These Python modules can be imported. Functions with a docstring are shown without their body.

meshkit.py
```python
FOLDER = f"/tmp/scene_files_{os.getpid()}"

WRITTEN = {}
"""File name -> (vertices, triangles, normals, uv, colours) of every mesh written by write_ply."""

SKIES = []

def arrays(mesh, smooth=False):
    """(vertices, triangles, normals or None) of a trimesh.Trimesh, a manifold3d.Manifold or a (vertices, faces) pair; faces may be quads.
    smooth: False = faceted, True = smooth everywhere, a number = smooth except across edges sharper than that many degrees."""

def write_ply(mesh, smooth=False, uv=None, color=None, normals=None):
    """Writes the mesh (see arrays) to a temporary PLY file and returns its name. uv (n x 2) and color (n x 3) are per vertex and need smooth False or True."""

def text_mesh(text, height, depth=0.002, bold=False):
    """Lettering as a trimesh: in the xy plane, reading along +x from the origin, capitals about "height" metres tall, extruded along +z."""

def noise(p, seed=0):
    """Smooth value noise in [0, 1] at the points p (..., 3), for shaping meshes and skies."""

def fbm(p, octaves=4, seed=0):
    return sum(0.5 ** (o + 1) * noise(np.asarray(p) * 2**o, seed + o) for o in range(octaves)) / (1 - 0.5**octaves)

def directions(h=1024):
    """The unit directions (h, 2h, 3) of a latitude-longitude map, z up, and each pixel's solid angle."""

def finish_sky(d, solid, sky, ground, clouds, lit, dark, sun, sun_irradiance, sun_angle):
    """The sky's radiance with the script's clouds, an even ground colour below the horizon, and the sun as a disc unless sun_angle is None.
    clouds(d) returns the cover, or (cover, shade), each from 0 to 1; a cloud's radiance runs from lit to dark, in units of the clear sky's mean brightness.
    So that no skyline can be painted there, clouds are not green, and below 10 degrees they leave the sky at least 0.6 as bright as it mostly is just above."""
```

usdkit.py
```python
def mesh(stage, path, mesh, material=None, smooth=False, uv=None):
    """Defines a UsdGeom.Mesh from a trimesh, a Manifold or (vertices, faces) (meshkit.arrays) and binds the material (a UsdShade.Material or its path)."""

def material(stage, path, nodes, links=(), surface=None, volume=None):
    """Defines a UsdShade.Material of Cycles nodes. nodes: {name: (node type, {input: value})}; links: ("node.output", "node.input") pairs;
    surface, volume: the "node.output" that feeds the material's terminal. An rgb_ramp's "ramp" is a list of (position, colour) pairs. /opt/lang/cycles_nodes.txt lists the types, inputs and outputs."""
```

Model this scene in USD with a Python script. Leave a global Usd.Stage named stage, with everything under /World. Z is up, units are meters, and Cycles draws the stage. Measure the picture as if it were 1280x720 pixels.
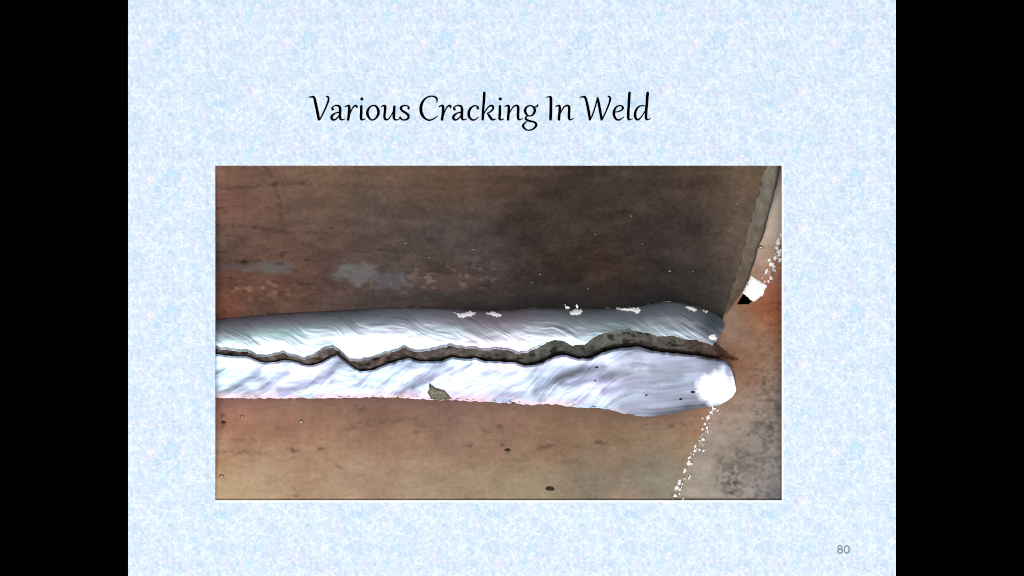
import math, random
import numpy as np, trimesh, usdkit, meshkit
from meshkit import fbm, noise
from pxr import Usd, UsdGeom, UsdLux, UsdShade, Gf, Sdf, Vt
from shapely.geometry import Polygon, Point, MultiPoint, box as sbox
from shapely.ops import unary_union

stage = Usd.Stage.CreateInMemory()
UsdGeom.SetStageUpAxis(stage, 'Z')
stage.DefinePrim('/World', 'Xform'); stage.DefinePrim('/World/Looks', 'Scope')
S = 0.00025                      # metres per drawing unit: the printed card is 960 x 720 units = 240 x 180 mm
DIST = 4000.0                    # camera height above the card, in units (1 m)

# ------------------------------------------------------------------ camera, lamps, exposure
cam = UsdGeom.Camera.Define(stage, '/World/Camera')
cam.AddTranslateOp().Set(Gf.Vec3d(0, 0, DIST * S))
cam.CreateHorizontalApertureAttr(32.0); cam.CreateVerticalApertureAttr(18.0)
cam.CreateFocalLengthAttr(100.0)
cam.CreateClippingRangeAttr(Gf.Vec2f(0.01, 20))
cam.CreateExposureAttr(0.0)

def softbox(name, az, tilt, dist, w, h, power, color):
    """A rectangular studio lamp seen from the card at TILT degrees from overhead, towards azimuth AZ (90 = top of the picture)."""
    a, t = math.radians(az), math.radians(tilt)
    d = np.array([math.sin(t) * math.cos(a), math.sin(t) * math.sin(a), math.cos(t)])
    l = UsdLux.RectLight.Define(stage, '/World/' + name)
    z = d; x = np.cross([0, 1, 0], z); x /= np.linalg.norm(x); y = np.cross(z, x)
    M = Gf.Matrix4d(*[float(q) for r in ((*x, 0), (*y, 0), (*z, 0), (*(d * dist), 1)) for q in r])
    l.AddTransformOp().Set(M)
    l.CreateWidthAttr(w); l.CreateHeightAttr(h); l.CreateIntensityAttr(power); l.CreateColorAttr(Gf.Vec3f(*color))
    return l
softbox('softbox', -92, 17, 3.0, 2.7, 2.0, 7.7, (0.97, 0.985, 1.0))
softbox('fill_lamp', 80, 62, 3.0, 2.0, 1.2, 0.9, (0.9, 0.96, 1.0))

# ------------------------------------------------------------------ helpers
_names = {}
def numbered(parent, name):
    k = (parent, name); n = _names.get(k, 0); _names[k] = n + 1
    return f'{parent}/{name}' + (f'_{n:03d}' if n else '')
def lin(c):
    c = np.asarray(c, float) / 255.0
    return np.where(c <= 0.04045, c / 12.92, ((c + 0.055) / 1.055) ** 2.4)
def place(px, py, z):
    """World point at drawing position (px, py) whose height is z (units): the line of sight at that position cut at that height."""
    px, py, z = np.broadcast_arrays(np.asarray(px, float), np.asarray(py, float), np.asarray(z, float))
    k = (DIST - z) / DIST
    return np.stack([(px - 640) * k, (360 - py) * k, z], -1) * S
def tag(prim, label=None, cat=None, group=None, kind=None):
    p = prim.GetPrim()
    for k, v in (('label', label), ('category', cat), ('group', group), ('kind', kind)):
        if v: p.SetCustomDataByKey(k, v)
    return prim
def thing(name, label, cat):
    x = UsdGeom.Xform.Define(stage, numbered('/World', name)); return tag(x, label, cat)
def obj(name, mesh, mat, parent='/World', smooth=False, col=None, label=None, kind=None):
    par = parent if isinstance(parent, str) else str(parent.GetPath())
    m = usdkit.mesh(stage, numbered(par, name), mesh, mat, smooth=smooth)
    if col is not None:
        UsdGeom.PrimvarsAPI(m).CreatePrimvar('tint', Sdf.ValueTypeNames.Color3fArray, 'vertex').Set(Vt.Vec3fArray.FromNumpy(np.asarray(col, np.float32)))
    if label or kind: tag(m, label, None, None, kind)
    return m
def grid_faces(nr, nc, keep=None):
    i = np.arange(nr * nc).reshape(nr, nc)
    a, b, c, d = i[:-1, :-1], i[:-1, 1:], i[1:, 1:], i[1:, :-1]
    f = np.stack([a, d, c, b], -1)                     # rows run down the picture: this winding faces up
    if keep is not None: f = f[keep]
    f = f.reshape(-1, 4)
    return np.vstack([f[:, [0, 1, 2]], f[:, [0, 2, 3]]])
def solid_sheet(P, keep=None, thick=14):
    """A height-field sheet P (rows, columns, 3) with side walls and an underside: a closed plate (unless holes are cut).
    Returns vertices, triangles and how many vertices the walls add after the sheet's own."""
    nr, nc = P.shape[:2]
    v = P.reshape(-1, 3); f = grid_faces(nr, nc, keep)
    idx = np.arange(nr * nc).reshape(nr, nc)
    ring = np.concatenate([idx[0, :-1], idx[:-1, -1], idx[-1, :0:-1], idx[:0:-1, 0]])
    top = v[ring]; low = top - [0, 0, thick * S]; n0 = len(v); n = len(ring); k = np.arange(n); r2 = np.roll(k, -1)
    F = [f, np.stack([n0 + k, n0 + r2, n0 + n + r2], -1), np.stack([n0 + k, n0 + n + r2, n0 + n + k], -1)]
    extra = [top, low]
    if keep is None:
        F.append(np.stack([n0 + 2 * n + k, n0 + 2 * n + r2, np.full(n, n0 + 3 * n)], -1)); extra += [low, low.mean(0)[None]]
    E = np.vstack(extra); return np.vstack([v, E]), np.vstack(F), len(E)
def smoothstep(a, b, x):
    t = np.clip((x - a) / (b - a), 0, 1); return t * t * (3 - 2 * t)
def curve(pts):
    a = np.array(sorted(pts), float); return lambda x: np.interp(x, a[:, 0], a[:, 1])
def f2(x, y, sx, sy, octv=4, seed=0):
    return fbm(np.stack([x / sx, y / sy, np.full_like(x, seed * 7.31 + .5)], -1), octv, seed)
def blend(x, y, samples, power=2.6, sx=1.0, sy=1.0):
    """A smooth colour map (sRGB 0..255) through samples (x, y, (r, g, b))."""
    num, den = 0, 0
    for (a, b, c) in samples:
        w = 1.0 / (((x - a) / sx) ** 2 + ((y - b) / sy) ** 2 + 420.0) ** (power / 2)
        num = num + w[..., None] * np.array(c, float); den = den + w
    return num / den[..., None]
def ridge(poly, x, y):
    """Distance from the points to a polyline."""
    d = np.full(x.shape, 1e9)
    for (x0, y0), (x1, y1) in zip(poly[:-1], poly[1:]):
        dx, dy = x1 - x0, y1 - y0
        t = np.clip(((x - x0) * dx + (y - y0) * dy) / (dx * dx + dy * dy), 0, 1)
        d = np.minimum(d, np.hypot(x - x0 - t * dx, y - y0 - t * dy))
    return d

# ------------------------------------------------------------------ materials
def mat(name, rough=0.6, metal=0.0, spec=0.2, color=None, bump=None, gain=1.0):
    nodes = {'p': ('principled_bsdf', {'roughness': rough, 'metallic': metal, 'specular_ior_level': spec})}
    links = []
    if color is not None: nodes['p'][1]['base_color'] = color
    else:
        nodes['a'] = ('attribute', {'attribute': 'tint'}); links.append(('a.color', 'p.base_color'))
    if bump:
        sc, dist, detail = bump
        nodes['g'] = ('geometry', {}); nodes['n'] = ('noise_texture', {'scale': sc, 'detail': detail, 'roughness': 0.65})
        nodes['b'] = ('bump', {'distance': dist, 'strength': 1.0})
        links += [('g.position', 'n.vector'), ('n.fac', 'b.height'), ('b.normal', 'p.normal')]
    return usdkit.material(stage, '/World/Looks/' + name, nodes, links, surface='p.BSDF')
M = {
    'paper': mat('printed_paper', 0.95, 0, 0.02),
    'white': mat('white_card', 0.9, 0, 0.05, (0.86, 0.87, 0.88)),
    'ink': mat('black_ink', 0.9, 0, 0.0, (0.0012, 0.0012, 0.0015)),
    'grey_ink': mat('grey_ink', 0.9, 0, 0.0, (0.235, 0.255, 0.29)),
    'velvet': mat('black_velvet', 1.0, 0, 0.0, (0.0002, 0.0002, 0.0002)),
    'case': mat('case_board', 0.9, 0, 0.02, (0.02, 0.02, 0.022)),
    'plate': mat('mill_scale', 0.72, 0, 0.12, None, (7000, 0.00011, 5)),
    'rusty': mat('rusty_steel', 0.72, 0, 0.14, None, (7000, 0.0001, 5)),
    'bead': mat('weld_metal', 0.46, 0.75, 0.5, None, (16000, 0.000012, 3)),
    'fracture': mat('fracture', 0.8, 0.0, 0.15, None, (9000, 0.00012, 5)),
    'spatter': mat('spatter_metal', 0.38, 0.6, 0.5, (0.5, 0.4, 0.3)),
    'scale_chip': mat('scale_chip', 0.6, 0.2, 0.3, (0.24, 0.22, 0.20)),
    'bright': mat('bright_metal', 0.35, 0.15, 0.6, (0.92, 0.92, 0.90)),  # near-white base so the toe flakes pass for glints
    'sun_white': mat('sunlight_white', 0.9, 0, 0.1, (0.90, 0.90, 0.89), (9000, 0.00005, 3)),  # flat white that imitates patches of sunlight
    'slag': mat('slag', 0.45, 0.1, 0.4, None, (7000, 0.00015, 4)),
    'pit': mat('dark_scale', 0.8, 0, 0.1, (0.035, 0.025, 0.02)),
}

# ------------------------------------------------------------------ the setting: a black cloth under everything
FLOOR = -130.0
g = trimesh.creation.box((1.6, 1.2, 0.01)); g.apply_translation((0, 0, FLOOR * S - 0.005))
tag(obj('black_tabletop', g, M['velvet']), 'plain black surface filling both sides of the picture behind the light blue card', 'surface', kind='structure')

# ------------------------------------------------------------------ the printed card (a shallow display case with an opening)
L, R, T, B = 269.0, 977.2, 207.0, 625.2            # opening
case = thing('slide_card', 'light blue fibre-patterned card with black script title, framing the rusty welded steel', 'card')

rng = np.random.default_rng(5)
TILE = 171.0; NT = 137                              # the printed fibre pattern repeats
def fibre_tile():
    n = NT; yy, xx = np.mgrid[0:n, 0:n]
    def per(sc, seed):                             # periodic soft noise
        r = np.random.default_rng(seed); k = np.fft.fftfreq(n) * n
        kx, ky = np.meshgrid(k, k); amp = np.exp(-(np.hypot(kx, ky) / sc) ** 2)
        f = np.fft.ifft2(np.fft.fft2(r.normal(size=(n, n))) * amp).real
        return f / f.std()
    base = np.ones((n, n, 3)) * np.array([216, 230.5, 246.5])
    m = per(11, 1); m2 = per(13, 2); m3 = per(16, 3)
    base += np.clip(m - 0.9, 0, 2)[..., None] * np.array([4.5, -2, 0.0])      # pink flecks
    base += np.clip(m2 - 1.1, 0, 2)[..., None] * np.array([-9, -1.5, 0.0])    # blue flecks
    base += np.clip(m3 - 1.3, 0, 2)[..., None] * np.array([-6, 2, -2.0])    # greenish flecks
    base += per(4, 4)[..., None] * np.array([1.6, .4, .4])
    base += per(40, 6)[..., None] * np.array([6.5, 4.6, 2.4])
    base += rng.normal(size=(n, n, 1)) * np.array([5, 4, 2.6]) + rng.normal(size=(n, n, 3)) * 1.0
    L_ = np.zeros((n, n))
    for k in range(560):                           # curled fibres
        x, y = rng.uniform(0, n, 2); a = rng.uniform(0, 2 * math.pi); c = rng.normal() * 0.07
        ln = int(rng.uniform(9, 34)); w = rng.uniform(.35, 1.0) * (1 if rng.random() < .72 else -.8)
        for s in range(ln * 2):
            ix, iy = int(x) % n, int(y) % n; L_[iy, ix] = np.clip(L_[iy, ix] + 0.5 * w, -1, 1)
            x += .5 * math.cos(a); y += .5 * math.sin(a); a += c * .5
    base += np.clip(L_, 0, 1)[..., None] * np.array([22, 15, 8.0]) + np.clip(L_, -1, 0)[..., None] * np.array([13, 9, 5.0])
    return base
tile = fibre_tile()
def paper_color(px, py):
    u = ((px - 160) / TILE * NT) % NT; v = (py / TILE * NT) % NT
    c = tile[np.floor(v).astype(int) % NT, np.floor(u).astype(int) % NT]
    return lin(np.clip(c, 0, 254)) * 0.90
xs = np.unique(np.concatenate([np.arange(160, L, 1.25), np.arange(L, R, 1.25), [R], np.arange(R + .8, 1120, 1.25), [1120]]))
ys = np.unique(np.concatenate([np.arange(0, T, 1.25), np.arange(T, B, 1.25), [B], np.arange(B + .8, 720, 1.25), [720]]))
X, Y = np.meshgrid(xs, ys)
cx, cy = (X[:-1, :-1] + X[1:, 1:]) / 2, (Y[:-1, :-1] + Y[1:, 1:]) / 2
keep = ~((cx > L) & (cx < R) & (cy > T) & (cy < B))
Pz = np.zeros_like(X)
v = np.stack([(X - 640) * S, (360 - Y) * S, Pz], -1).reshape(-1, 3); f = grid_faces(len(ys), len(xs), keep)
used = np.unique(f); remap = np.full(len(v), -1); remap[used] = np.arange(len(used))
v = v[used]; f = remap[f]; pc = paper_color(X.ravel()[used], Y.ravel()[used])
obj('printed_face', (v, f), M['paper'], case, col=pc, smooth=True)
def boxpx(x0, y0, x1, y1, z0, z1):
    b = trimesh.creation.box(((x1 - x0) * S, (y1 - y0) * S, (z1 - z0) * S)); b.apply_translation(((x0 + x1) / 2 * S - 640 * S, (360 - (y0 + y1) / 2) * S, (z0 + z1) / 2 * S)); return b
def ringmesh(o, i, z0, z1):
    p = Polygon([((x - 640) * S, (360 - y) * S) for x, y in o], [[((x - 640) * S, (360 - y) * S) for x, y in i]])
    m = trimesh.creation.extrude_polygon(p, (z1 - z0) * S, engine='earcut'); m.apply_translation((0, 0, z0 * S)); return m
rc = lambda a, b, c, d: [(a, b), (c, b), (c, d), (a, d)]
obj('board', ringmesh(rc(160, 0, 1120, 720), rc(L, T, R, B), -2, -0.2), M['white'], case)
for q in ((160, 0, 164, 720), (1116, 0, 1120, 720), (164, 0, 1116, 4), (164, 716, 1116, 720)):
    obj('side_wall', boxpx(*q, FLOOR + .2, -2.05), M['case'], case)
lip = Polygon([((x - 640) * S, (360 - y) * S) for x, y in ((R, T), (R + 2.3, T), (R + 2.3, B + 2.3), (L, B + 2.3), (L, B), (R, B))])
lipm = trimesh.creation.extrude_polygon(lip, 1.4 * S, engine='earcut'); lipm.apply_translation((0, 0, -0.5 * S))
obj('white_edge', lipm, M['white'], case, label='thin white cut edge along the right and bottom of the opening')

# ---- lettering: pen strokes (x, y, pen width) traced in letter units of 80/1047
K = 80 / 1047.0
def stroke_shape(pts, closed=False):
    a = np.array(pts, float)
    if len(a) == 1: return Point(a[0, :2]).buffer(a[0, 2] / 2)
    n = len(a); out = []
    for i in range(n - 1):
        p0 = a[i - 1] if i > 0 else (a[-2] if closed else 2 * a[0] - a[1]); p1, p2 = a[i], a[i + 1]
        p3 = a[i + 2] if i + 2 < n else (a[1] if closed else 2 * a[-1] - a[-2])
        for t in np.linspace(0, 1, 9)[:-1]:
            out.append(.5 * ((2 * p1) + (p2 - p0) * t + (2 * p0 - 5 * p1 + 4 * p2 - p3) * t * t + (3 * p1 - p0 - 3 * p2 + p3) * t ** 3))
    out.append(a[-1]); out = np.array(out); discs = [Point(p[:2]).buffer(max(p[2] * 1.04 + 6, 10) / 2, 6) for p in out]
    return unary_union([d.union(e).convex_hull for d, e in zip(discs[:-1], discs[1:])])
def letter(name, ox, oy, strokes, scale=K, matl='ink', dx=0, dy=0):
    sh = unary_union([stroke_shape(s, len(s) > 3 and s[0] == s[-1]) for s in strokes]).simplify(0.6)
    ms = []
    for gshape in getattr(sh, 'geoms', [sh]):
        tr = lambda r: [((ox + (x + dx) * scale - 640) * S, (360 - oy - (y + dy) * scale) * S) for x, y in r.coords]
        ms.append(trimesh.creation.extrude_polygon(Polygon(tr(gshape.exterior), [tr(r) for r in gshape.interiors]), 0.5 * S, engine='earcut'))
    m = trimesh.util.concatenate(ms); m.apply_translation((0, 0, 0.15 * S))
    obj(name, m, M[matl], case)
Aa = [[(470, 350, 36), (458, 325, 18), (490, 298, 14), (530, 286, 17), (575, 300, 30), (592, 340, 36), (590, 420, 36), (588, 480, 36), (605, 515, 26), (640, 520, 14), (665, 508, 8)],
      [(578, 398, 12), (520, 410, 16), (465, 450, 32), (450, 490, 36), (475, 522, 26), (520, 513, 18), (560, 470, 14), (580, 440, 10)]]
Rr = [[(672, 308, 8), (710, 292, 22), (740, 302, 34), (740, 380, 38), (730, 470, 38), (724, 518, 34)], [(745, 440, 10), (770, 380, 14), (800, 320, 18), (840, 290, 24), (863, 302, 28), (864, 318, 20)]]
Ii = [[(946, 180, 52)], [(938, 300, 34), (938, 400, 36), (932, 490, 36), (945, 520, 24), (980, 515, 14), (1003, 502, 8)]]
Nn = [[(535, 305, 8), (570, 292, 20), (600, 300, 32), (600, 380, 36), (593, 470, 36), (590, 516, 34)],
      [(605, 430, 10), (635, 370, 14), (675, 310, 18), (720, 288, 24), (753, 305, 34), (758, 360, 36), (752, 450, 36), (758, 506, 30), (785, 520, 16), (828, 500, 8)]]
letter('letter', 380, 110, [[(82, 152, 11), (130, 146, 22), (165, 156, 32), (185, 230, 38), (215, 370, 40), (238, 490, 38), (242, 518, 30)],
       [(365, 138, 12), (395, 150, 26), (402, 190, 28), (385, 250, 24), (330, 380, 20), (268, 500, 18), (250, 518, 20)]])
letter('letter', 380, 110, Aa); letter('letter', 380, 110, Rr); letter('letter', 380, 110, Ii)
letter('letter', 450, 110, [[(215, 287, 16), (160, 315, 24), (125, 375, 34), (125, 440, 38), (158, 500, 28), (205, 525, 18), (260, 495, 24), (298, 430, 36), (300, 365, 38), (265, 303, 26), (215, 287, 16)]])
letter('letter', 450, 110, [[(345, 308, 8), (380, 292, 20), (412, 302, 34), (408, 380, 34), (400, 450, 36), (407, 503, 32), (440, 520, 20), (480, 495, 16), (520, 430, 12), (548, 370, 12)],
       [(562, 304, 34), (560, 380, 36), (552, 470, 36), (570, 516, 26), (605, 522, 14), (640, 510, 8)]])
letter('letter', 450, 110, [[(795, 335, 34), (795, 312, 22), (765, 291, 16), (715, 290, 18), (677, 310, 28), (672, 345, 32), (700, 380, 30), (750, 410, 32), (788, 445, 34), (793, 485, 32), (760, 517, 22), (710, 524, 18), (672, 505, 22), (658, 487, 34)]])
letter('letter', 520, 110, [[(343, 238, 10), (345, 200, 20), (332, 165, 26), (290, 139, 18), (230, 137, 16), (160, 167, 22), (105, 235, 34), (80, 320, 44), (86, 400, 44), (120, 470, 36), (170, 513, 26), (225, 527, 20), (290, 505, 16), (350, 462, 10)]])
letter('letter', 520, 110, Rr, dx=-297); letter('letter', 520, 110, Aa, dx=160)
Cc = [[(1010, 332, 36), (1008, 310, 22), (975, 291, 16), (930, 302, 22), (885, 345, 34), (862, 410, 38), (870, 470, 36), (905, 513, 28), (945, 525, 20), (985, 510, 14), (1020, 475, 10)]]
letter('letter', 520, 110, Cc)
letter('letter', 590, 110, [[(202, 84, 38), (195, 200, 36), (183, 350, 34), (178, 450, 36), (174, 515, 34)], [(190, 430, 10), (225, 370, 14), (270, 310, 18), (320, 289, 26), (346, 312, 30), (340, 350, 26), (300, 390, 18), (250, 415, 14)],
       [(255, 420, 16), (285, 460, 34), (315, 503, 34), (345, 522, 20), (395, 505, 8)]])
letter('letter', 590, 110, Ii, dx=-482); letter('letter', 590, 110, Nn)
letter('letter', 590, 110, [[(950, 289, 16), (900, 308, 24), (870, 352, 34), (874, 400, 34), (905, 445, 24), (945, 460, 15), (990, 442, 22), (1022, 395, 34), (1024, 345, 34), (995, 303, 22), (950, 289, 16)],
       [(908, 460, 12), (880, 485, 24), (887, 515, 30), (940, 540, 28), (1000, 553, 26), (1040, 575, 30), (1052, 605, 34), (1034, 642, 28), (986, 680, 20), (916, 692, 16), (866, 668, 26), (836, 630, 32), (846, 592, 24), (895, 552, 12)],
       [(1020, 312, 14), (1055, 305, 16), (1073, 290, 22), (1072, 275, 14)]])
letter('letter', 660, 110, [[(303, 152, 11), (345, 146, 18), (370, 160, 38), (375, 250, 40), (372, 400, 42), (368, 514, 38)]])
letter('letter', 660, 110, Nn, dx=-83)
letter('letter', 720, 110, [[(68, 152, 11), (115, 146, 22), (150, 156, 32), (180, 250, 36), (210, 400, 38), (227, 515, 32)], [(235, 510, 16), (270, 440, 18), (320, 290, 18), (354, 155, 16)],
       [(356, 160, 20), (370, 240, 34), (395, 380, 38), (419, 515, 34)], [(430, 510, 16), (480, 410, 18), (540, 260, 24), (560, 180, 28), (550, 150, 24), (525, 136, 12)]])
letter('letter', 720, 110, [[(640, 395, 12), (700, 385, 14), (752, 357, 22), (768, 322, 30), (745, 294, 20), (705, 289, 16), (655, 317, 24), (622, 382, 36), (622, 440, 38), (645, 498, 30), (690, 525, 22), (735, 510, 14), (782, 475, 10)]])
letter('letter', 720, 110, [[(875, 84, 38), (868, 200, 38), (858, 350, 38), (855, 480, 36), (862, 518, 22), (890, 515, 14), (928, 502, 8)]])
letter('letter', 750, 110, [[(740, 298, 12), (690, 290, 14), (635, 307, 20), (590, 362, 32), (573, 430, 36), (582, 488, 36), (612, 521, 24), (655, 498, 18), (700, 440, 14), (735, 380, 12)],
       [(779, 84, 40), (770, 200, 38), (758, 350, 38), (752, 470, 36), (760, 513, 26), (790, 515, 14), (830, 502, 8)]])
def ell(cx, cy, rx, ry, w, n=12): 
    p = [(cx + rx * math.cos(2 * math.pi * i / n), cy + ry * math.sin(2 * math.pi * i / n), w) for i in range(n)]; return p + [p[0]]
letter('digit', 1020, 670, [ell(540, 259, 44, 40, 19), ell(542, 344, 51, 46, 21)], 70 / 1260.0, 'grey_ink')
letter('digit', 1020, 670, [ell(692, 305, 56, 82, 21)], 70 / 1260.0, 'grey_ink')

# ------------------------------------------------------------------ the welded steel
weld = thing('welded_steel_joint', 'rusty steel plates joined by a shiny cracked weld bead, inside the card opening', 'steel joint')
ylineX = lambda y: np.interp(y, [150, 300, 360, 410, 485, 620, 680], [1043, 980, 955, 933.5, 902, 845, 820])   # seam between lower plate and end plate
z_up = lambda x, y: -4.0 - (y - 207) * 0.135
z_lo = lambda x, y: -25.6 + np.where(y > 430, (y - 500) * 0.18, -12.6 + (y - 430) * 0.02)
def mound(x, y): return 10 * np.exp(-((x - 914) / 24) ** 2 - ((y - 414) / 24) ** 2) + 5 * np.exp(-((x - 925) / 14) ** 2 - ((y - 470) / 40) ** 2)

# -- outlines of the bead and its crack
y_top = curve([(240, 401), (269, 399), (333, 393), (384, 390), (443, 387.5), (465, 385), (523, 383.5), (562, 385.5), (584, 388), (623, 388), (662, 384.6), (704, 385.5), (733, 386), (769, 385), (799, 383), (816, 378.6), (835, 376.5), (856, 378.6), (878, 384), (895, 392.6), (902, 398), (906, 408)])
up_lo = curve([(240, 434), (269, 435), (288, 438), (308, 439), (314, 442), (321, 446), (337, 445), (346, 442.5), (354.5, 441), (365, 445), (380, 449), (392, 445), (404, 438), (415.6, 434), (423, 438), (437, 451), (449, 453), (464, 450), (484, 442), (496, 438), (506, 434.6), (517, 440), (537, 439), (556, 434), (565, 432), (575, 435), (590, 435), (602, 438), (616, 436.7), (633, 436.7), (649, 443), (660, 441), (665, 438), (680, 430), (690, 426), (704, 426.4), (716, 432), (731, 430), (743, 420.6), (752, 417), (762, 415), (777, 411), (794, 412.6), (814, 418.4), (844, 421), (856, 423), (878, 427), (891, 431), (897, 425), (902, 413), (906, 408.5)])
ck_top = curve([(p, q) for p, q in [(240, 434), (269, 435), (288, 438), (308, 439), (314, 442), (321, 446), (337, 445), (346, 442.5), (354.5, 441), (365, 445), (380, 449), (392, 445), (404, 438), (415.6, 434), (423, 438), (437, 451), (449, 453), (464, 450), (484, 442), (496, 438), (506, 434.6), (517, 440), (537, 439), (556, 434), (565, 432), (575, 435), (590, 435), (602, 438), (616, 436.7), (633, 436.7), (649, 443), (660, 441), (665, 438), (680, 430), (690, 426), (704, 426.4), (716, 432), (731, 430), (743, 420.6), (752, 417), (762, 415), (777, 411), (794, 412.6), (814, 418.4), (844, 421), (856, 423), (878, 427), (891, 431), (905, 438), (915, 444), (921, 448)]])
ck_bot = curve([(240, 441), (269, 442), (288, 445), (308, 446), (321, 450), (331, 454), (347, 452.7), (356, 450), (365, 450.7), (384, 457.5), (396, 455.6), (408, 450), (421, 444), (429, 449), (441, 459.5), (450, 464), (464, 463.5), (484, 455.6), (504, 449.4), (513, 447.4), (527, 452.7), (547, 452), (565, 446.5), (580, 449.4), (594, 447.4), (608, 452), (643, 453), (658, 457.5), (666, 456.6), (680, 452.7), (694, 445), (708, 444), (723, 449.4), (739, 448), (752, 441), (760, 438.5), (777, 435.6), (794, 432.8), (814, 438), (831, 440.5), (845, 442), (856, 443), (878, 446), (899, 449.6), (912, 450), (921, 449)])
lw_up = curve([(240, 441), (269, 442), (288, 445), (308, 446), (321, 450), (331, 454), (347, 452.7), (356, 450), (365, 450.7), (384, 457.5), (396, 455.6), (408, 450), (421, 444), (429, 449), (441, 459.5), (450, 464), (464, 463.5), (484, 455.6), (504, 449.4), (513, 447.4), (527, 452.7), (547, 452), (565, 446.5), (580, 449.4), (594, 447.4), (608, 452), (643, 453), (658, 457.5), (666, 456.6), (680, 452.7), (694, 445), (708, 444), (723, 449.4), (739, 448), (752, 441), (760, 438.5), (777, 435.6), (794, 432.8), (814, 438), (831, 440.5), (845, 442), (856, 443), (878, 446), (899, 449.6), (909, 452), (914.5, 460), (918, 473), (920.5, 486)])
y_bot = curve([(240, 497), (269, 497.4), (331, 498), (414, 497.4), (465, 496.5), (504, 498), (543, 499.4), (580, 501), (623, 503.5), (665, 506), (694, 505), (708, 508), (745, 510), (760, 511), (777, 517), (799, 520), (820, 519.5), (845, 517.4), (856, 513), (884, 508.8), (899, 506), (908, 502), (915, 496), (919, 490), (920.5, 486.5)])

# -- dark upper plate
x_in = (lambda y: np.interp(y, [150, 207.6, 262, 302, 327, 362, 390, 460], [976, 957, 942, 931.7, 925, 914, 906, 885]))
ny, nx = 262, 700
yv = np.linspace(193, 445, ny); u = np.linspace(0, 1, nx)
Y = np.repeat(yv[:, None], nx, 1); X = 256 + (x_in(Y) + 0.7 * (f2(Y, Y * 0, 9, 9, 3, 40) - .5) * 2 - 256) * u[None]
rough = f2(X, Y, 30, 12, 5, 1) - .5; fine = f2(X, Y, 5, 3, 3, 2) - .5
up = [(275, 215, (118, 88, 74)), (290, 255, (122, 84, 72)), (330, 225, (112, 86, 72)), (400, 215, (116, 90, 72)), (480, 215, (108, 86, 70)), (560, 222, (100, 78, 62)), (640, 215, (92, 72, 60)),
      (290, 310, (92, 74, 68)), (380, 260, (98, 78, 68)), (470, 260, (84, 74, 68)), (550, 290, (76, 68, 66)), (600, 310, (70, 66, 66)), (660, 290, (62, 52, 46)), (720, 240, (72, 58, 52)), (700, 330, (64, 50, 40)),
      (800, 240, (72, 60, 52)), (870, 225, (80, 66, 54)), (930, 215, (100, 84, 66)), (925, 260, (98, 82, 70)), (860, 290, (62, 54, 50)), (800, 300, (60, 52, 47)), (780, 340, (66, 50, 40)), (750, 345, (70, 48, 37)),
      (860, 350, (52, 50, 50)), (820, 365, (48, 46, 46)), (890, 370, (62, 56, 50)), (905, 300, (86, 74, 66)), (915, 330, (92, 80, 70)), (900, 380, (80, 72, 62)), (300, 360, (104, 68, 54)), (280, 385, (108, 62, 44)), (350, 370, (98, 68, 58)), (430, 375, (80, 62, 58)),
      (500, 340, (80, 70, 66)), (560, 350, (72, 58, 54)), (600, 370, (60, 54, 54)), (660, 370, (54, 48, 48)), (720, 372, (48, 46, 47)), (330, 388, (84, 66, 54)), (460, 382, (68, 62, 60)), (780, 380, (46, 46, 48))]
c = blend(X, Y, up, 3.2); g_ = c.mean(-1, keepdims=True); c = g_ + (c - g_) * .86 + np.array([1.5, -1, 0])
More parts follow.
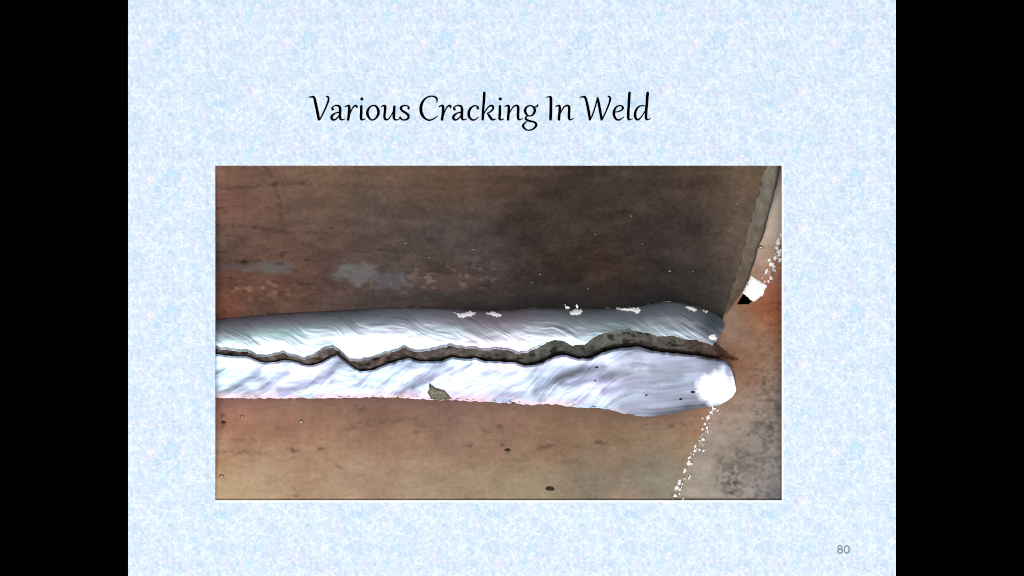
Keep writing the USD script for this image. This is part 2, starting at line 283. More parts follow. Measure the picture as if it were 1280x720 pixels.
def patch(cx, cy, rx, ry, seed, edge=.5):
    d = np.hypot((X - cx) / rx, (Y - cy) / ry) + (f2(X, Y, 14, 7, 4, seed) - .5) * 1.3
    return 1 - smoothstep(1 - edge, 1 + edge * .3, d)
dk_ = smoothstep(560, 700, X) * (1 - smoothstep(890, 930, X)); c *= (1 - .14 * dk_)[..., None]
grain = .75 * (f2(X, Y, 1.8, 1.5, 2, 3) - .5) + .5 * (f2(X, Y, 3.6, 3, 2, 7) - .5) + .22 * (f2(X, Y, 20, 1.9, 3, 5) - .5) + .2 * (f2(X, Y, 1.7, 24, 3, 6) - .5); mott = f2(X, Y, 16, 9, 5, 4) - .5
c += (rough * 24 + fine * 18 + grain * 24 + mott * 26)[..., None] * np.array([1, .9, .82])
for (cx_, cy_, rx, ry, col, k, sd) in ((334, 334, 34, 9, (98, 95, 98), .8, 11), (445, 341, 30, 17, (104, 101, 106), .95, 12), (486, 350, 26, 13, (92, 90, 98), .8, 13), (412, 332, 14, 12, (96, 78, 74), .4, 14), (520, 372, 55, 7, (60, 56, 60), .7, 15), (290, 333, 24, 6, (86, 78, 80), .6, 16), (560, 355, 38, 14, (96, 78, 74), .45, 17)):
    c = c + (np.array(col) - c) * (k * patch(cx_, cy_, rx, ry, sd) * (.55 + .9 * (f2(X, Y, 6, 4, 4, sd + 60))).clip(0, 1.1))[..., None]
# scratched lines and flaking of the scale
lines = [([(269, 235), (300, 234), (330, 233), (352, 228), (362, 229)], 3.0, .42), ([(270, 282), (310, 284), (350, 289), (395, 291), (430, 292)], 2.6, .38), ([(333, 210), (341, 225), (347, 245), (352, 268), (358, 290)], 4.0, .32),
         ([(355, 229), (388, 229)], 2.8, .5), ([(442, 232), (500, 234), (560, 236)], 2.2, .22), ([(269, 330), (310, 326), (330, 327)], 3.5, .38), ([(395, 345), (410, 336), (412, 326)], 3.0, .3), ([(440, 314), (480, 312), (515, 316)], 2, .25),
         ([(636, 262), (628, 285), (624, 305), (626, 322)], 6, .22), ([(269, 353), (300, 357)], 4, .3), ([(560, 225), (600, 226), (660, 220)], 5, .15)]
for pl, w, k in lines:
    d = ridge(pl, X + 5 * (f2(X, Y, 13, 13, 3, 21) - .5), Y + 7 * (f2(X, Y, 9, 9, 3, 22) - .5))
    a = np.exp(-(d / (w * .9)) ** 2) * smoothstep(.3, .65, f2(X, Y, 6, 4, 4, 23)); c = c * (1 - .6 * k * a)[..., None]
fl = f2(X, Y, 8, 4.5, 5, 31) - .1 * (f2(X, Y, 3, 2, 2, 32) - .5)
zone = np.exp(-((X - 560) / 90) ** 2 - ((Y - 350) / 26) ** 2) + .9 * np.exp(-((X - 330) / 90) ** 2 - ((Y - 362) / 14) ** 2) + .35 * np.exp(-((X - 910) / 40) ** 2 - ((Y - 290) / 50) ** 2)
c += (smoothstep(.56, .70, fl) * zone * 34)[..., None] * np.array([1, .92, .88])
c += (smoothstep(.80, .86, f2(X, Y, 4, 2.5, 3, 33)) * 26)[..., None]
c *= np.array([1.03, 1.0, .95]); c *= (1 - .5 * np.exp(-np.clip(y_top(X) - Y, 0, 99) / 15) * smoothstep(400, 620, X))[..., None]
c *= (1 - .35 * smoothstep(.62, .75, f2(X, Y, 16, 5, 4, 35)) * np.exp(-((X - 300) / 130) ** 2))[..., None]
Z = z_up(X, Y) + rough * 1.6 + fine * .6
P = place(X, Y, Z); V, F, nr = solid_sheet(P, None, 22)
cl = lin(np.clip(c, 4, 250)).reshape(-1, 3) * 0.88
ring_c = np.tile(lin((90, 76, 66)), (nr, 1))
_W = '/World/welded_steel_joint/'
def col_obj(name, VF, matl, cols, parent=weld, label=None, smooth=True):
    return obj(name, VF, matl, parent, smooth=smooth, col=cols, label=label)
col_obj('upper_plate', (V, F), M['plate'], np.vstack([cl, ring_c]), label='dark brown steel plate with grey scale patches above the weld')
# sawn end face of the upper plate
x_out = lambda y: np.interp(y, [150, 208, 248, 288, 309, 327, 367, 391.6, 430], [992, 976, 966, 957, 948, 944, 929, 914, 896])
yv = np.linspace(195, 393, 220); u = np.linspace(0, 1, 30)
Y = np.repeat(yv[:, None], 30, 1); X0 = x_in(Y) + 0.7 * (f2(Y, Y * 0, 9, 9, 3, 40) - .5) * 2
X = X0 + (x_out(Y) + 2.2 * (f2(Y, Y * 0 + 3, 10, 9, 3, 41) - .5) * 2 - X0) * u[None]
Z = z_up(X0, Y) - 0.3 - 16 * (u[None] ** 1.15) + (f2(X, Y, 6, 6, 4, 42) - .5) * 2.2
c = blend(X, Y, [(965, 215, (146, 142, 128)), (955, 260, (138, 134, 122)), (945, 300, (126, 120, 108)), (930, 330, (122, 112, 98)), (915, 370, (112, 102, 86)), (938, 310, (138, 132, 120))], 3)
c += ((f2(X, Y, 7, 7, 4, 43) - .5) * 44 + (f2(X, Y, 2, 3, 3, 45) - .5) * 40)[..., None]
ed = np.exp(-((u[None] - .03) / .05) ** 2) * smoothstep(.4, .6, f2(X, Y, 6, 5, 3, 44)) * .45 + np.exp(-((u[None] - 1) / .13) ** 2) * .45
c *= .86 * (1 - ed)[..., None] * np.array([1.04, .99, .98])
V, F, nr = solid_sheet(place(X, Y, Z), None, 6)
col_obj('cut_edge', (V, F), M['plate'], np.vstack([lin(np.clip(c, 4, 250)).reshape(-1, 3) * .95, np.tile(lin((80, 70, 60)), (nr, 1))]), parent=_W + 'upper_plate', label='pale grey sawn end of the dark upper plate')

# -- lower plate (with the strip that shows beyond the upper plate) and the end plate
lo = [(275, 505, (150, 104, 88)), (290, 530, (158, 112, 90)), (340, 520, (152, 110, 90)), (280, 560, (168, 130, 102)), (285, 610, (186, 158, 124)), (330, 600, (178, 150, 122)), (400, 520, (142, 104, 86)), (400, 560, (162, 126, 100)), (430, 605, (170, 144, 118)),
      (470, 520, (132, 98, 84)), (500, 550, (150, 114, 92)), (520, 590, (160, 134, 110)), (520, 615, (164, 140, 116)), (560, 520, (126, 94, 82)), (600, 560, (150, 118, 98)), (600, 600, (158, 136, 112)), (640, 530, (138, 104, 86)), (680, 560, (146, 116, 94)), (700, 540, (134, 102, 80)), (680, 605, (150, 134, 110)), (620, 618, (152, 134, 108)),
      (760, 540, (124, 96, 74)), (760, 570, (142, 118, 96)), (740, 605, (128, 120, 104)), (800, 600, (122, 118, 104)), (820, 575, (130, 120, 102)), (800, 545, (136, 108, 84)), (860, 535, (154, 116, 92)), (850, 560, (144, 122, 98)), (835, 605, (134, 126, 110)), (785, 622, (156, 132, 112)),
      (880, 520, (160, 118, 92)), (960, 240, (186, 172, 158)), (972, 260, (204, 190, 176)), (965, 285, (196, 180, 164)), (955, 315, (170, 146, 130)), (945, 330, (150, 126, 112)), (935, 360, (140, 110, 90)), (925, 385, (112, 72, 50)), (910, 405, (140, 124, 112)), (920, 420, (150, 132, 118)), (912, 440, (98, 62, 50)), (880, 440, (80, 52, 44))]
en = [(922, 449, (112, 66, 48)), (932, 462, (140, 92, 68)), (926, 440, (124, 86, 68)), (945, 385, (138, 78, 52)), (955, 388, (146, 80, 52)), (966, 392, (138, 72, 46)), (952, 398, (146, 98, 68)), (962, 380, (138, 70, 44)), (970, 384, (140, 72, 46)), (972, 365, (160, 104, 82)), (968, 340, (160, 128, 110)), (962, 405, (150, 108, 74)), (972, 430, (156, 122, 92)), (940, 415, (160, 136, 116)), (925, 400, (146, 130, 118)), (930, 440, (150, 118, 96)), (920, 455, (128, 88, 68)), (935, 470, (150, 116, 92)), (955, 460, (150, 126, 110)), (970, 490, (146, 130, 116)), (945, 510, (150, 132, 114)),
      (920, 530, (164, 140, 120)), (900, 545, (166, 142, 124)), (960, 540, (142, 128, 114)), (930, 570, (152, 134, 118)), (880, 585, (168, 148, 128)), (965, 580, (148, 134, 120)), (870, 615, (166, 148, 128)), (910, 600, (160, 144, 126)), (940, 615, (154, 140, 126)), (970, 615, (118, 108, 106)), (895, 500, (170, 130, 106))]
en = [(x_, y_, (c_[0] * .96, c_[1], c_[2] * 1.05)) if y_ > 465 else (x_, y_, c_) for x_, y_, c_ in en]
def lower_height(X, Y): return z_lo(X, Y) + mound(X, Y)
def plate_color(X, Y, samples, seed, amp=24):
    c = blend(X, Y, samples, 3.2)
    n = f2(X, Y, 34, 20, 5, seed) - .5; n2 = f2(X, Y, 6, 4, 3, seed + 1) - .5
    n3 = .8 * (f2(X, Y, 1.9, 1.6, 2, seed + 4) - .5) + .3 * (f2(X, Y, 24, 1.8, 3, seed + 6) - .5) + .4 * (f2(X, Y, 1.8, 20, 3, seed + 7) - .5); n4 = f2(X, Y, 14, 8, 5, seed + 5) - .5
    c += (n * amp + n2 * 17 + n3 * 22 + n4 * amp * .9)[..., None] * np.array([1, .95, .88])
    c *= (1 - (.05 if amp < 28 else .14) * smoothstep(.56, .72, f2(X, Y, 9, 5 if amp < 28 else 8, 5, seed + 2)) * (1 if amp < 28 else smoothstep(915, 960, X + (Y - 560) * .3)))[..., None]
    if amp > 28: c *= (1 - .17 * smoothstep(.50, .72, f2(X, Y, 5, 3.5, 4, seed + 8)) * smoothstep(905, 950, X + (Y - 520) * .2) - .0)[..., None]
    c += (smoothstep(.82, .88, f2(X, Y, 4, 3, 3, seed + 3)) * 16)[..., None]
    return c
def scal(cs): return lin(np.clip(cs, 4, 250))
HOLE = Polygon([(930, 366), (941, 376), (936, 380), (921, 380.5)])
def strip(y0, y1, ny, x0f, x1f, nx, samples, zf, seed, marks=(), hole=False, amp=24):
    yv = np.linspace(y0, y1, ny); u = np.linspace(0, 1, nx); Y = np.repeat(yv[:, None], nx, 1)
    a, b = x0f(Y), x1f(Y); X = a + (b - a) * u[None]
    c = plate_color(X, Y, samples, seed, amp)
    if y1 > 600 and not hole:                          # heat tint beside the bead
        ht = np.exp(-np.clip(Y - y_bot(X), 0, 99) / 9.0) * (1 - smoothstep(850, 900, X)); c = c * (1 - .5 * ht[..., None]) + .5 * ht[..., None] * np.array([98, 74, 72.0])
    for pl, w, k in marks:
        d = ridge(pl, X + 4 * (f2(X, Y, 9, 9, 3, 61) - .5), Y + 4 * (f2(X, Y, 7, 7, 3, 62) - .5))
        c = c * (1 - k * np.exp(-(d / (w * 1.1)) ** 2) * smoothstep(.3, .62, f2(X, Y, 5, 4, 4, 63)))[..., None]
    Z = zf(X, Y) + (f2(X, Y, 30, 18, 5, seed) - .5) * 1.6 + (f2(X, Y, 5, 4, 3, seed + 1) - .5) * .7
    dg = ridge([(888, 440), (906, 444), (923, 449)], X + 3 * (f2(X, Y, 6, 6, 3, 64) - .5), Y + 4 * (f2(X, Y, 6, 6, 3, 65) - .5)); gr = np.exp(-(dg / (4.6 - .10 * np.clip(X - 890, 0, 34))) ** 2)
    Z = Z - 7 * gr * (1 - smoothstep(912, 926, X)); c = c * (1 - .6 * gr[..., None]) + .6 * gr[..., None] * np.array([66, 38, 30.0])
    Z = np.minimum(Z, -3.4 + .3 * (f2(X, Y, 5, 4, 2, 9) - .5))
    keep = None
    if hole:
        cxm, cym = (X[:-1, :-1] + X[1:, 1:]) / 2, (Y[:-1, :-1] + Y[1:, 1:]) / 2
        keep = np.ones(cxm.shape, bool); near = np.argwhere((abs(cxm - 930) < 14) & (abs(cym - 373) < 12))
        for i, j in near:
            if HOLE.contains(Point(cxm[i, j], cym[i, j])): keep[i, j] = False
    V, F, n = solid_sheet(place(X, Y, Z), keep, 14)
    return V, F, np.vstack([scal(c).reshape(-1, 3) * 1.03, np.tile(lin((96, 80, 68)), (n, 1))])
def joinVF(parts):
    Vs, Fs, Cs, o = [], [], [], 0
    for V, F, C in parts: Vs.append(V); Fs.append(F + o); Cs.append(C); o += len(V)
    return np.vstack(Vs), np.vstack(Fs), np.vstack(Cs)
seam = lambda y: ylineX(y) + 2.2 * (f2(y, y * 0, 8, 8, 3, 70) - .5)
lo_marks = [([(269, 551), (320, 549)], 2.4, .22), ([(272, 565), (340, 566)], 3, .22), ([(360, 563), (372, 562)], 3, .25), ([(279, 520), (279, 535)], 3, .4), ([(395, 562), (402, 561)], 2.6, .4), ([(430, 540), (445, 530), (480, 527), (520, 524)], 3, .2), ([(515, 545), (530, 530)], 4, .2), ([(440, 500), (452, 512)], 5, .25), ([(365, 545), (368, 570)], 2.5, .2),
            ([(838, 533), (856, 531)], 2.2, .35), ([(742, 552), (756, 553)], 2.4, .35), ([(672, 562), (690, 556)], 2.4, .3), ([(628, 556), (636, 564)], 2.5, .4), ([(600, 536), (612, 540)], 2, .25), ([(420, 580), (432, 590)], 2, .2), ([(366, 612), (372, 622)], 3, .25), ([(575, 560), (590, 556)], 2, .25), ([(620, 530), (626, 533)], 3, .4)]
A_ = strip(470, 640, 170, lambda y: y * 0 + 256, lambda y: seam(y), 610, lo, lower_height, 50, [(p, w, k * .75) for p, w, k in lo_marks])
shared = [q for q in lo if q[0] > 900 and 380 < q[1] < 470]
B_ = strip(193, 469.5, 240, lambda y: 862 + 0 * y, lambda y: seam(y), 110, en + [q for q in lo if q[1] < 470], lower_height, 50, [], True)
V, F, C = joinVF([A_, B_])
col_obj('lower_plate', (V, F), M['rusty'], C, label='brown rusty steel plate below the weld')
zen = lambda x, y: z_lo(x, y) - 1.6 + mound(x, y) + (x - 915) * .03
en_marks = [([(900, 570), (902, 585)], 4, .35), ([(925, 568), (932, 573)], 5, .5), ([(912, 585), (926, 590)], 8, .3), ([(902, 602), (918, 606)], 6, .5), ([(915, 600), (914, 615)], 4, .5), ([(905, 616), (925, 618)], 3, .35), ([(945, 575), (970, 572)], 3, .3), ([(955, 480), (962, 484)], 4, .45), ([(962, 500), (972, 506)], 4, .45), ([(950, 530), (970, 533)], 4, .35), ([(958, 520), (966, 548)], 5, .3), ([(936, 540), (948, 528)], 4, .25), ([(965, 555), (972, 562)], 4, .3), ([(918, 585), (921, 600)], 6, .35), ([(908, 505), (900, 530)], 4, .15)]
V, F, C = strip(193, 640, 400, lambda y: np.minimum(seam(y) - 3, 998), lambda y: y * 0 + 1000, 160, en + shared, zen, 55, [(p, w * 1.3, k * .5) for p, w, k in en_marks], True, 30)
col_obj('end_plate', (V, F), M['rusty'], C, label='greyish brown pitted plate at the right, rusty orange near the hole')

# -- the weld bead, split along its length by the crack
def mid(x): return (ck_top(x) + ck_bot(x)) / 2
_gx = np.arange(230, 960, 1.0); _gk = np.exp(-(np.arange(-30, 31) / 9.0) ** 2 / 2); _gk /= _gk.sum()
def smoothed(fn):
    v = np.convolve(np.pad(fn(_gx), 30, 'edge'), _gk, 'valid'); return lambda x: np.interp(x, _gx, v)
toe_up, toe_lo = smoothed(lambda x: y_top(np.minimum(x, 900))), smoothed(lambda x: y_bot(np.minimum(x, 908)))
def surf(x, y):
    """Height of the bead's skin over its cross-section (toe to toe), with ripples."""
    a, b = toe_up(x), toe_lo(x); t = np.clip((y - a) / (b - a), 0, 1)
    za, zb = z_up(x, a) + .2, z_lo(x, b) + mound(x, b)
    fade = 1 - smoothstep(870, 921, x) * .55
    prof = np.sin(np.pi * t ** .66)
    return za + (zb - za) * t + 14.5 * prof * fade
def ripple_phase(x, y):
    d = y - mid(x); k = np.where(d < 0, 1.75, 1.15 + 2.2 * smoothstep(640, 800, x))
    curvy = np.abs(d) ** 1.12 * .72
    return x + k * curvy + 7 * (f2(x, y, 90, 60, 2, 80) - .5)
def streaks(x, y, wl, seed):
    p = ripple_phase(x, y); d = np.abs(y - mid(x))
    return fbm(np.stack([p / wl, d / 24, np.where(y < mid(x), 0.5, 5.5)], -1), 4, seed)
def tri_noise(x, y, sx, sy, s): return f2(x, y, sx, sy, 4, s) - .5
def half(lo_f, hi_f, xa, xb, nx, nt):
    xv = np.linspace(xa, xb, nx); t = np.linspace(0, 1, nt)
    Xg = np.repeat(xv[None], nt, 0); a, b = lo_f(Xg), np.maximum(hi_f(Xg), lo_f(Xg) + .05)
    return Xg, a + (b - a) * t[:, None], a, b
XE = 905.5
jit = lambda x, w, s: w * 1.5 * (f2(x, x * 0, 6, 5, 4, s) - .5) * 2
# upper half
Xg, Yg, a, b = half(lambda x: y_top(x) + jit(x, 1.3, 90), lambda x: up_lo(x) + jit(x, 1.7, 91), 254, XE, 860, 58)
s1 = streaks(Xg, Yg, 16, 81); s2 = streaks(Xg, Yg, 4.0, 82)
edge_in = np.minimum(Yg - a, 1e9); dn = np.clip((b - Yg), 0, 9)
Z = surf(Xg, Yg) + (s1 - .5) * 0.9 + (s2 - .5) * 0.22 + tri_noise(Xg, Yg, 60, 24, 83) * 2.0
Z -= 2.0 * np.exp(-(dn / 2.2) ** 2) * (1 - smoothstep(640, 720, Xg))                                        # rounded lip at the crack
tt = (Yg - a) / np.maximum(b - a, 1)
zz = Yg - y_top(Xg)
oxide = (1 - smoothstep(2, 27 + 8 * (f2(Xg, Yg, 40, 20, 3, 85) - .5), zz + (s1 - .5) * 26))          # smoky oxide plus painted fading of the reflection along the upper toe
base = np.ones(Xg.shape + (3,)) * np.array([198, 213, 223.0])
tint = f2(Xg, Yg, 70, 16, 3, 86)
base += ((tint - .5) * 2)[..., None] * np.array([16, -10, 2.0])
base *= (1 - .30 * smoothstep(.46, .78, s1) - .16 * smoothstep(.45, .8, s2))[..., None]
base = base * (1 - .62 * oxide)[..., None] + (oxide * .62)[..., None] * np.array([84, 76, 84.0])
base *= (1 - .05 * smoothstep(555, 620, Xg) - .06 * smoothstep(660, 740, Xg))[..., None]
base += (smoothstep(560, 600, Xg) * (1 - smoothstep(640, 690, Xg)))[..., None] * np.array([6, -8, -6.0])
rt = smoothstep(720, 800, Xg)[..., None]
base = base * (1 - rt * .3) + rt * .3 * np.array([120, 122, 132.0])
dk = np.exp(-((Xg - 890) / 18) ** 2 - ((Yg - 408) / 13) ** 2)[..., None]
base = base * (1 - .55 * dk) + .55 * dk * np.array([60, 76, 88.0])
V, F, nr = solid_sheet(place(Xg, Yg, Z), None, 18)
bead = obj('weld_bead', (V, F), M['bead'], weld, smooth=True, col=np.vstack([lin(np.clip(base, 4, 250)).reshape(-1, 3), np.tile(lin((110, 104, 100)), (nr, 1))]), label='upper half of the shiny weld bead, smoky grey along its top edge')
upZ = (Xg, Yg, Z)
# lower half
Xg, Yg, a, b = half(lambda x: lw_up(x) + jit(x, .8, 92), lambda x: y_bot(x) + jit(x, 1.4, 93), 254, 920.4, 880, 66)
s1 = streaks(Xg, Yg, 22, 84); s2 = streaks(Xg, Yg, 5.0, 87)
dt = np.clip(Yg - a, 0, 12)
Z = surf(Xg, Yg) + (s1 - .5) * 1.1 + (s2 - .5) * 0.22 + tri_noise(Xg, Yg, 60, 24, 88) * 2.0 + 1.5
Z -= 1.0 * np.exp(-(dt / 1.6) ** 2)
Z -= 3 * smoothstep(905, 920, Xg)
base = np.ones(Xg.shape + (3,)) * np.array([160, 170, 194.0])
tint = f2(Xg, Yg, 50, 14, 3, 89)
base += ((tint - .5) * 2)[..., None] * np.array([10, -8, 4.0])
base *= (1 - .24 * smoothstep(.46, .76, s1) - .17 * smoothstep(.45, .75, s2))[..., None]
base *= (.80 + .34 * smoothstep(.3, .7, f2(Xg, Yg, 90, 18, 3, 101)))[..., None]
# broad oxide bands left by the ripples
bands = [([(266, 468), (281, 459)], 3, .35), ([(280, 491), (300, 480), (325, 465)], 4.5, .4), ([(328, 486), (345, 475), (359, 466)], 5, .42), ([(350, 488), (368, 485), (395, 478), (411, 467), (424, 452)], 6, .5), ([(462, 486), (480, 480)], 4, .25), ([(498, 493), (510, 484), (529, 471), (553, 455)], 6, .42),
         ([(516, 484), (540, 472), (566, 460)], 3.5, .4), ([(562, 469), (590, 455)], 2.6, .42), ([(604, 470), (622, 462)], 3, .2), ([(670, 490), (690, 478), (706, 470), (728, 463), (752, 458)], 6.5, .55), ([(704, 482), (735, 476), (765, 472)], 5, .4), ([(756, 490), (780, 483), (816, 479), (850, 472)], 5.5, .55), ([(752, 470), (790, 466)], 5, .3),
         ([(778, 508), (812, 502), (850, 496), (884, 498)], 6, .5), ([(790, 516), (830, 513), (868, 506)], 5, .5), ([(808, 492), (850, 485), (872, 478)], 4, .35), ([(820, 462), (865, 462), (895, 462)], 6, .3), ([(440, 470), (452, 478)], 4, .2)]
wx, wy = Xg + 5 * (f2(Xg, Yg, 18, 18, 3, 102) - .5), Yg + 5 * (f2(Xg, Yg, 18, 12, 3, 103) - .5)
for pl, w, k in bands:
    d = ridge(pl, wx, wy); base *= (1 - .72 * k * np.exp(-(d / w) ** 2) * (.6 + .7 * f2(Xg, Yg, 14, 7, 3, 104)))[..., None] * np.array([1, 1, 1.0])
pk = np.exp(-((b - Yg) / 7.0) ** 2) * (f2(Xg, Yg, 26, 10, 3, 94) > .42) * (1 - smoothstep(760, 800, Xg))
base = base + (pk * .6)[..., None] * (np.array([196, 150, 152.0]) - base)
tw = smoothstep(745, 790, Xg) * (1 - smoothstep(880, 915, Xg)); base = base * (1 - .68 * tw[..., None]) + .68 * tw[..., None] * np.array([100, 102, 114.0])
shp = np.exp(-((Xg - 800) / 26) ** 2 - ((Yg - 455) / 12) ** 2) * smoothstep(.45, .6, f2(Xg, Yg, 8, 8, 4, 95))
base = base * (1 - .45 * shp[..., None]) + .45 * shp[..., None] * np.array([150, 156, 160.0])
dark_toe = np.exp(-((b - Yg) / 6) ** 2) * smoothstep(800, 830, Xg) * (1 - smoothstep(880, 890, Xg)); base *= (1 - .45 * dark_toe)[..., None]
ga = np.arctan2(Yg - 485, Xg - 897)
glare = 1 - smoothstep(.55, 1.3, np.hypot((Xg - 897) / 23.5, (Yg - 485) / 21) + (f2(Xg, Yg, 5, 5, 4, 98) - .5) * .45 + (fbm(np.stack([ga * 7, Xg * 0, Xg * 0 + 3.3], -1), 3, 7) - .5) * .35)
base = base + glare[..., None] * (np.array([250, 250, 250.0]) - base)  # blown-out sunlight on the bead end, painted into the base colour
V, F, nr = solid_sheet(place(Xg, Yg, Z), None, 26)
obj('weld_bead', (V, F), M['bead'], weld, smooth=True, col=np.vstack([lin(np.clip(base, 4, 250)).reshape(-1, 3), np.tile(lin((60, 54, 52)), (nr, 1))]), label='lower half of the shiny weld bead, streaked, with sun glare painted white at its end')
# fracture face: slopes from the upper lip down under the lower lip
xv = np.linspace(254, 909, 850); t = np.linspace(0, 1, 26); Xg = np.repeat(xv[None], 26, 0)
a, b = ck_top(Xg) - 1.2, ck_bot(Xg) + 1.5; Yg = a + (b - a) * t[:, None]
z0 = surf(Xg, a) - 2.2; tail = smoothstep(890, 906, Xg); z0 = z0 * (1 - tail) + (z_lo(Xg, Yg) + mound(Xg, Yg) + .2) * tail
wid = b - a
rough = f2(Xg, Yg, 7, 5, 5, 96) - .5
tq = t[:, None]
shape = np.where(tq < .72, tq * .42 / .72, .42 + (tq - .72) / .28 * .9)
depth = (15 + .35 * wid) * (1 - .93 * smoothstep(885, 908, Xg))
Z = z0 - depth * shape + rough * (7.0 + wid * .2) * (1 - .9 * smoothstep(900, 912, Xg)) * np.sin(np.pi * np.clip(tq, 0.02, 1)) ** .5
c = blend(Xg, Yg, [(270, 440, (120, 104, 98)), (330, 449, (112, 94, 86)), (400, 446, (116, 100, 90)), (430, 446, (96, 84, 80)), (480, 452, (110, 94, 86)), (550, 444, (104, 92, 86)), (620, 445, (100, 94, 88)), (660, 450, (98, 96, 86)), (690, 436, (112, 108, 100)), (730, 440, (104, 100, 96)), (760, 425, (134, 132, 122)), (800, 422, (126, 122, 112)), (840, 428, (118, 112, 102)), (880, 434, (112, 96, 86)), (900, 444, (96, 60, 48)), (918, 446, (104, 68, 52))], 4)
c += ((rough * 90 + (f2(Xg, Yg, 3, 3, 3, 97) - .5) * 60) * (1 - .7 * tail))[..., None]
c *= (1 - .5 * smoothstep(.60, .70, f2(Xg, Yg, 9, 4, 3, 99)) * (1 - tail))[..., None]
c *= (.90 - .16 * smoothstep(640, 720, Xg))[..., None]
V, F, nr = solid_sheet(place(Xg, Yg, Z), None, 8)
obj('crack', (V, F), M['fracture'], weld, smooth=True, col=np.vstack([lin(np.clip(c, 4, 250)).reshape(-1, 3), np.tile(lin((50, 44, 40)), (nr, 1))]), label='long jagged grey brown crack running along the weld bead')

# -- slag flake, spatter beads, toe glints and sunlight spots as white flakes
def blob(px, py, rx, ry, h, zf, seed=0, n=2, amp=.25):
    m = trimesh.creation.icosphere(subdivisions=n); v = m.vertices
    k = 1 + amp * (fbm(v * 1.6 + seed * 3.1, 3, seed) - .5) * 2
    v = v * k[:, None]; z0 = float(zf(np.array(px * 1.0), np.array(py * 1.0)))
    c0 = place(px, py, z0)
    m.vertices = c0 + np.stack([v[:, 0] * rx, v[:, 1] * ry, v[:, 2] * h], -1) * S; return m
def flake(pts, zf, h, seed=0, rag=1.0):
    """A ragged thin flake lying on a surface: outline in drawing units."""
    pl = Polygon(pts); ring = np.array([pl.exterior.interpolate(s).coords[0] for s in np.arange(0, pl.length, 1.1)])
    r = np.random.default_rng(seed); ring = ring + r.normal(size=ring.shape) * .35 * rag
    pl = Polygon(ring).buffer(.2)
    if pl.geom_type != 'Polygon': pl = max(pl.geoms, key=lambda q: q.area)
    m = trimesh.creation.extrude_polygon(pl, 1.0, engine='earcut'); m = m.subdivide_to_size(2.5)
    v = m.vertices; X, Y = v[:, 0], v[:, 1]; top = v[:, 2] > .5
    din = np.array([pl.exterior.distance(Point(p)) for p in v[:, :2]])
    Z = zf(X, Y) + np.where(top, .3 + h * np.minimum(1, din / 2.5 + .15) * (1 + .5 * (f2(X, Y, 4, 4, 3, seed) - .5)), -1.5)
    return trimesh.Trimesh(place(X, Y, Z), m.faces[:, ::-1], process=False)
bsurf = lambda x, y: surf(np.asarray(x, float), np.asarray(y, float)) + 1.8
sl = flake([(536, 481), (539, 480), (543, 485), (556, 488.5), (560, 494), (565, 499), (551, 500), (539, 498.5), (534, 491), (537, 487)], lambda x, y: bsurf(x, y) + .5, 3.0, 3)
vv = np.asarray(sl.vertices); cc = lin((122, 117, 98)) * (0.15 + 1.8 * fbm(vv / S / 3.0, 4, 9) ** 1.3)[:, None]
obj('slag_flake', sl, M['slag'], _W + 'weld_bead_001', smooth=False, col=cc, label='greenish grey slag flake stuck to the lower edge of the weld bead')
lz = lambda x, y: lower_height(np.asarray(x, float), np.asarray(y, float))
for i, (px, py, r) in enumerate([(303, 521, 2.6), (376.5, 527.5, 2.4), (277, 595.5, 3.0), (807.5, 532, 1.8), (685, 551, 1.4), (724, 528, 1.5), (398, 562, 1.6)]):
    obj('spatter', blob(px, py, r * 1.15, r * .95, r * 1.3, lz, i), M['spatter'], _W + 'lower_plate', smooth=True)
uz = lambda x, y: z_up(np.asarray(x, float), np.asarray(y, float))
for i, (px, py, r) in enumerate([(789, 270, 1.5), (744, 293, 1.2), (803, 305, 1.1), (675, 343, 1.6), (536, 322, 1.6), (591, 312, 1.5), (507, 304, 1.8), (345, 240, 1.2), (837, 339, 2.0), (866, 339, 1.2), (921, 255, 1.6), (735, 361, 1.2), (665, 353, 1.1), (332, 393, 1.2), (306, 397, 1.6), (448, 389, 1.6)]):
    obj('spatter', blob(px, py, r * 1.0, r * .5, r * .5, uz, i + 20), M['scale_chip'], _W + 'upper_plate', smooth=True)
obj('spatter', blob(951, 309, 3.4, 2.2, 3.2, lz, 77), M['spatter'], _W + 'lower_plate', smooth=True)
for i, (px, py, r) in enumerate([(687, 611, 3.0), (634, 562, 1.8), (279, 528, 1.6), (877, 491, 0)]):
    if r: obj('scale_pit', blob(px, py, r * 1.7, r * .9, .7, lz, i + 50, 3, .8), M['pit'], _W + 'lower_plate', smooth=True)
for i, (px, py, rx, ry) in enumerate([(746, 459, 2.2, 1.2), (744, 476, 1.2, 1), (866, 490, 3, 1.5), (851, 499, 2, 1.2), (808, 494, 1.6, 1.0)]):
    obj('pore', blob(px, py, rx, ry, 1.2, lambda x, y: bsurf(x, y), i + 60), M['pit'], _W + 'weld_bead_001', smooth=True)
# glints along the upper toe, built as small white flakes
tz = lambda x, y: surf(np.asarray(x, float), np.asarray(y, float)) + 1.2
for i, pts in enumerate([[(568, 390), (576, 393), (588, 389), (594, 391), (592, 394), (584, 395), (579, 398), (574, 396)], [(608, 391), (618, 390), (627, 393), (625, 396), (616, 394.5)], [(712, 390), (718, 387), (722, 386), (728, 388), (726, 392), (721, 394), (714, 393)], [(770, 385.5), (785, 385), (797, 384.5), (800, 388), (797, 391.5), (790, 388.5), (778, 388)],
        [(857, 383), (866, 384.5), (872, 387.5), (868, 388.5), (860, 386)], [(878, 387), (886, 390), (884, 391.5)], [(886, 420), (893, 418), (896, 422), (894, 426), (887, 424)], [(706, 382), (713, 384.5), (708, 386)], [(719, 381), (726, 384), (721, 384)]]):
    obj('toe_glint', flake(pts, tz, .7, 100 + i, 1.8), M['bright'], _W + 'weld_bead')
rr = np.random.default_rng(8)
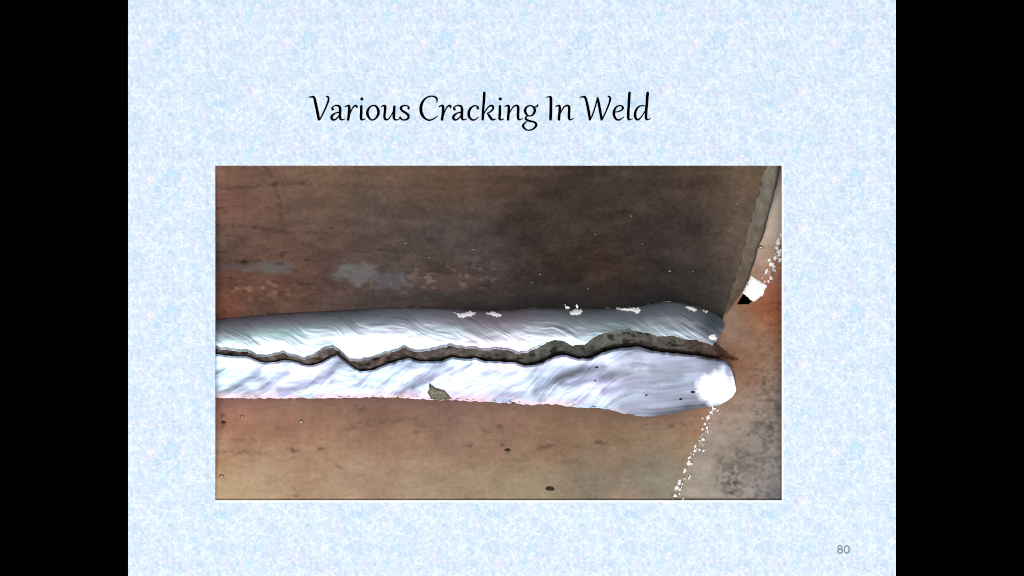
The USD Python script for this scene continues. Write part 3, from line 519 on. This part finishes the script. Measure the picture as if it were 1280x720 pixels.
for i in range(90):                                                          # slag crust specks along the lower toe
    px = rr.uniform(270, 770); py = y_bot(px) - rr.uniform(.3, 3.6); r = rr.uniform(.5, 1.2)
    obj('slag_speck', blob(px, py, r * rr.uniform(1.5, 4.2), r * .62, r * .8, tz, 200 + i, 1), M[('bright', 'spatter', 'pit')[rr.integers(3)]], _W + 'weld_bead_001', smooth=True)
# spots of sunlight along the seam, built as white pieces
def seam_z(x, y): return np.maximum(lower_height(x, y), zen(x, y)) + .4
marks = [[(939.5, 345.6), (958.6, 357), (953, 369), (942, 377), (928.5, 366.5)]]
for pts in marks: obj('sunlit_patch', flake(pts, seam_z, 2.0, 300, 1.2), M['sun_white'], weld, label='sunlight spot built as a square white patch beside the dark hole')
rs = np.random.default_rng(12)
for i in range(70):
    yy = rs.choice([rs.uniform(292, 352), rs.uniform(508, 624)]); xx = float(ylineX(yy)) + rs.normal() * 3.2
    if xx < R - 1: obj('sun_fleck', blob(xx, yy, rs.uniform(.4, 1.1), rs.uniform(.5, 1.4), .5, lambda x, y: np.maximum(lower_height(x, y), zen(x, y)) + .2, 400 + i, 1, .6), M['sun_white'], weld, smooth=True)
fl = [(964, 330, 4, 3), (958, 340, 2, 4), (963.5, 348, 1.5, 4), (960, 351, 1.6, 3), (974, 316, 3.5, 6), (973, 302, 2.8, 6), (969, 323, 3.5, 3), (967, 333, 2, 2), (975, 325, 2.4, 3), (971, 310, 2, 3), (961, 325, 2, 2), (976, 294, 2, 4),
      (892, 511, 4, 2), (889, 515, 2, 2.5), (897, 513.5, 2, 2), (885, 522, 3.4, 3.4), (881, 530, 1.2, 1.5), (883.5, 535, 1.8, 2), (878, 537, 1.6, 2), (884.5, 538, 1.8, 1.5), (878.5, 549.5, 2.6, 2.4), (874, 551, 1.2, 2), (869, 557, 1.6, 3), (868, 563, 3, 2.4), (880, 563, 2, 1.6), (862, 572, 1.4, 3.4), (860.5, 579, 2.6, 3.4), (864, 580, 2.6, 1.4), (856, 588, 1.6, 3), (862, 596, 1.6, 3), (849, 603, 2.2, 4.6), (846, 610, 2.8, 4), (850, 612, 1.8, 2), (843.5, 620, 3, 1.6), (854, 624, 1.6, 1)]
for i, (px, py, rx, ry) in enumerate(fl):
    pts = [(px + rx * .66 * math.cos(a) - .2 * ry * math.sin(a), py + ry * .8 * math.sin(a)) for a in np.linspace(0, 2 * math.pi, 12)[:-1]]
    obj('sun_fleck', flake(pts, seam_z, .5, 320 + i, 1.9), M['sun_white'], weld)
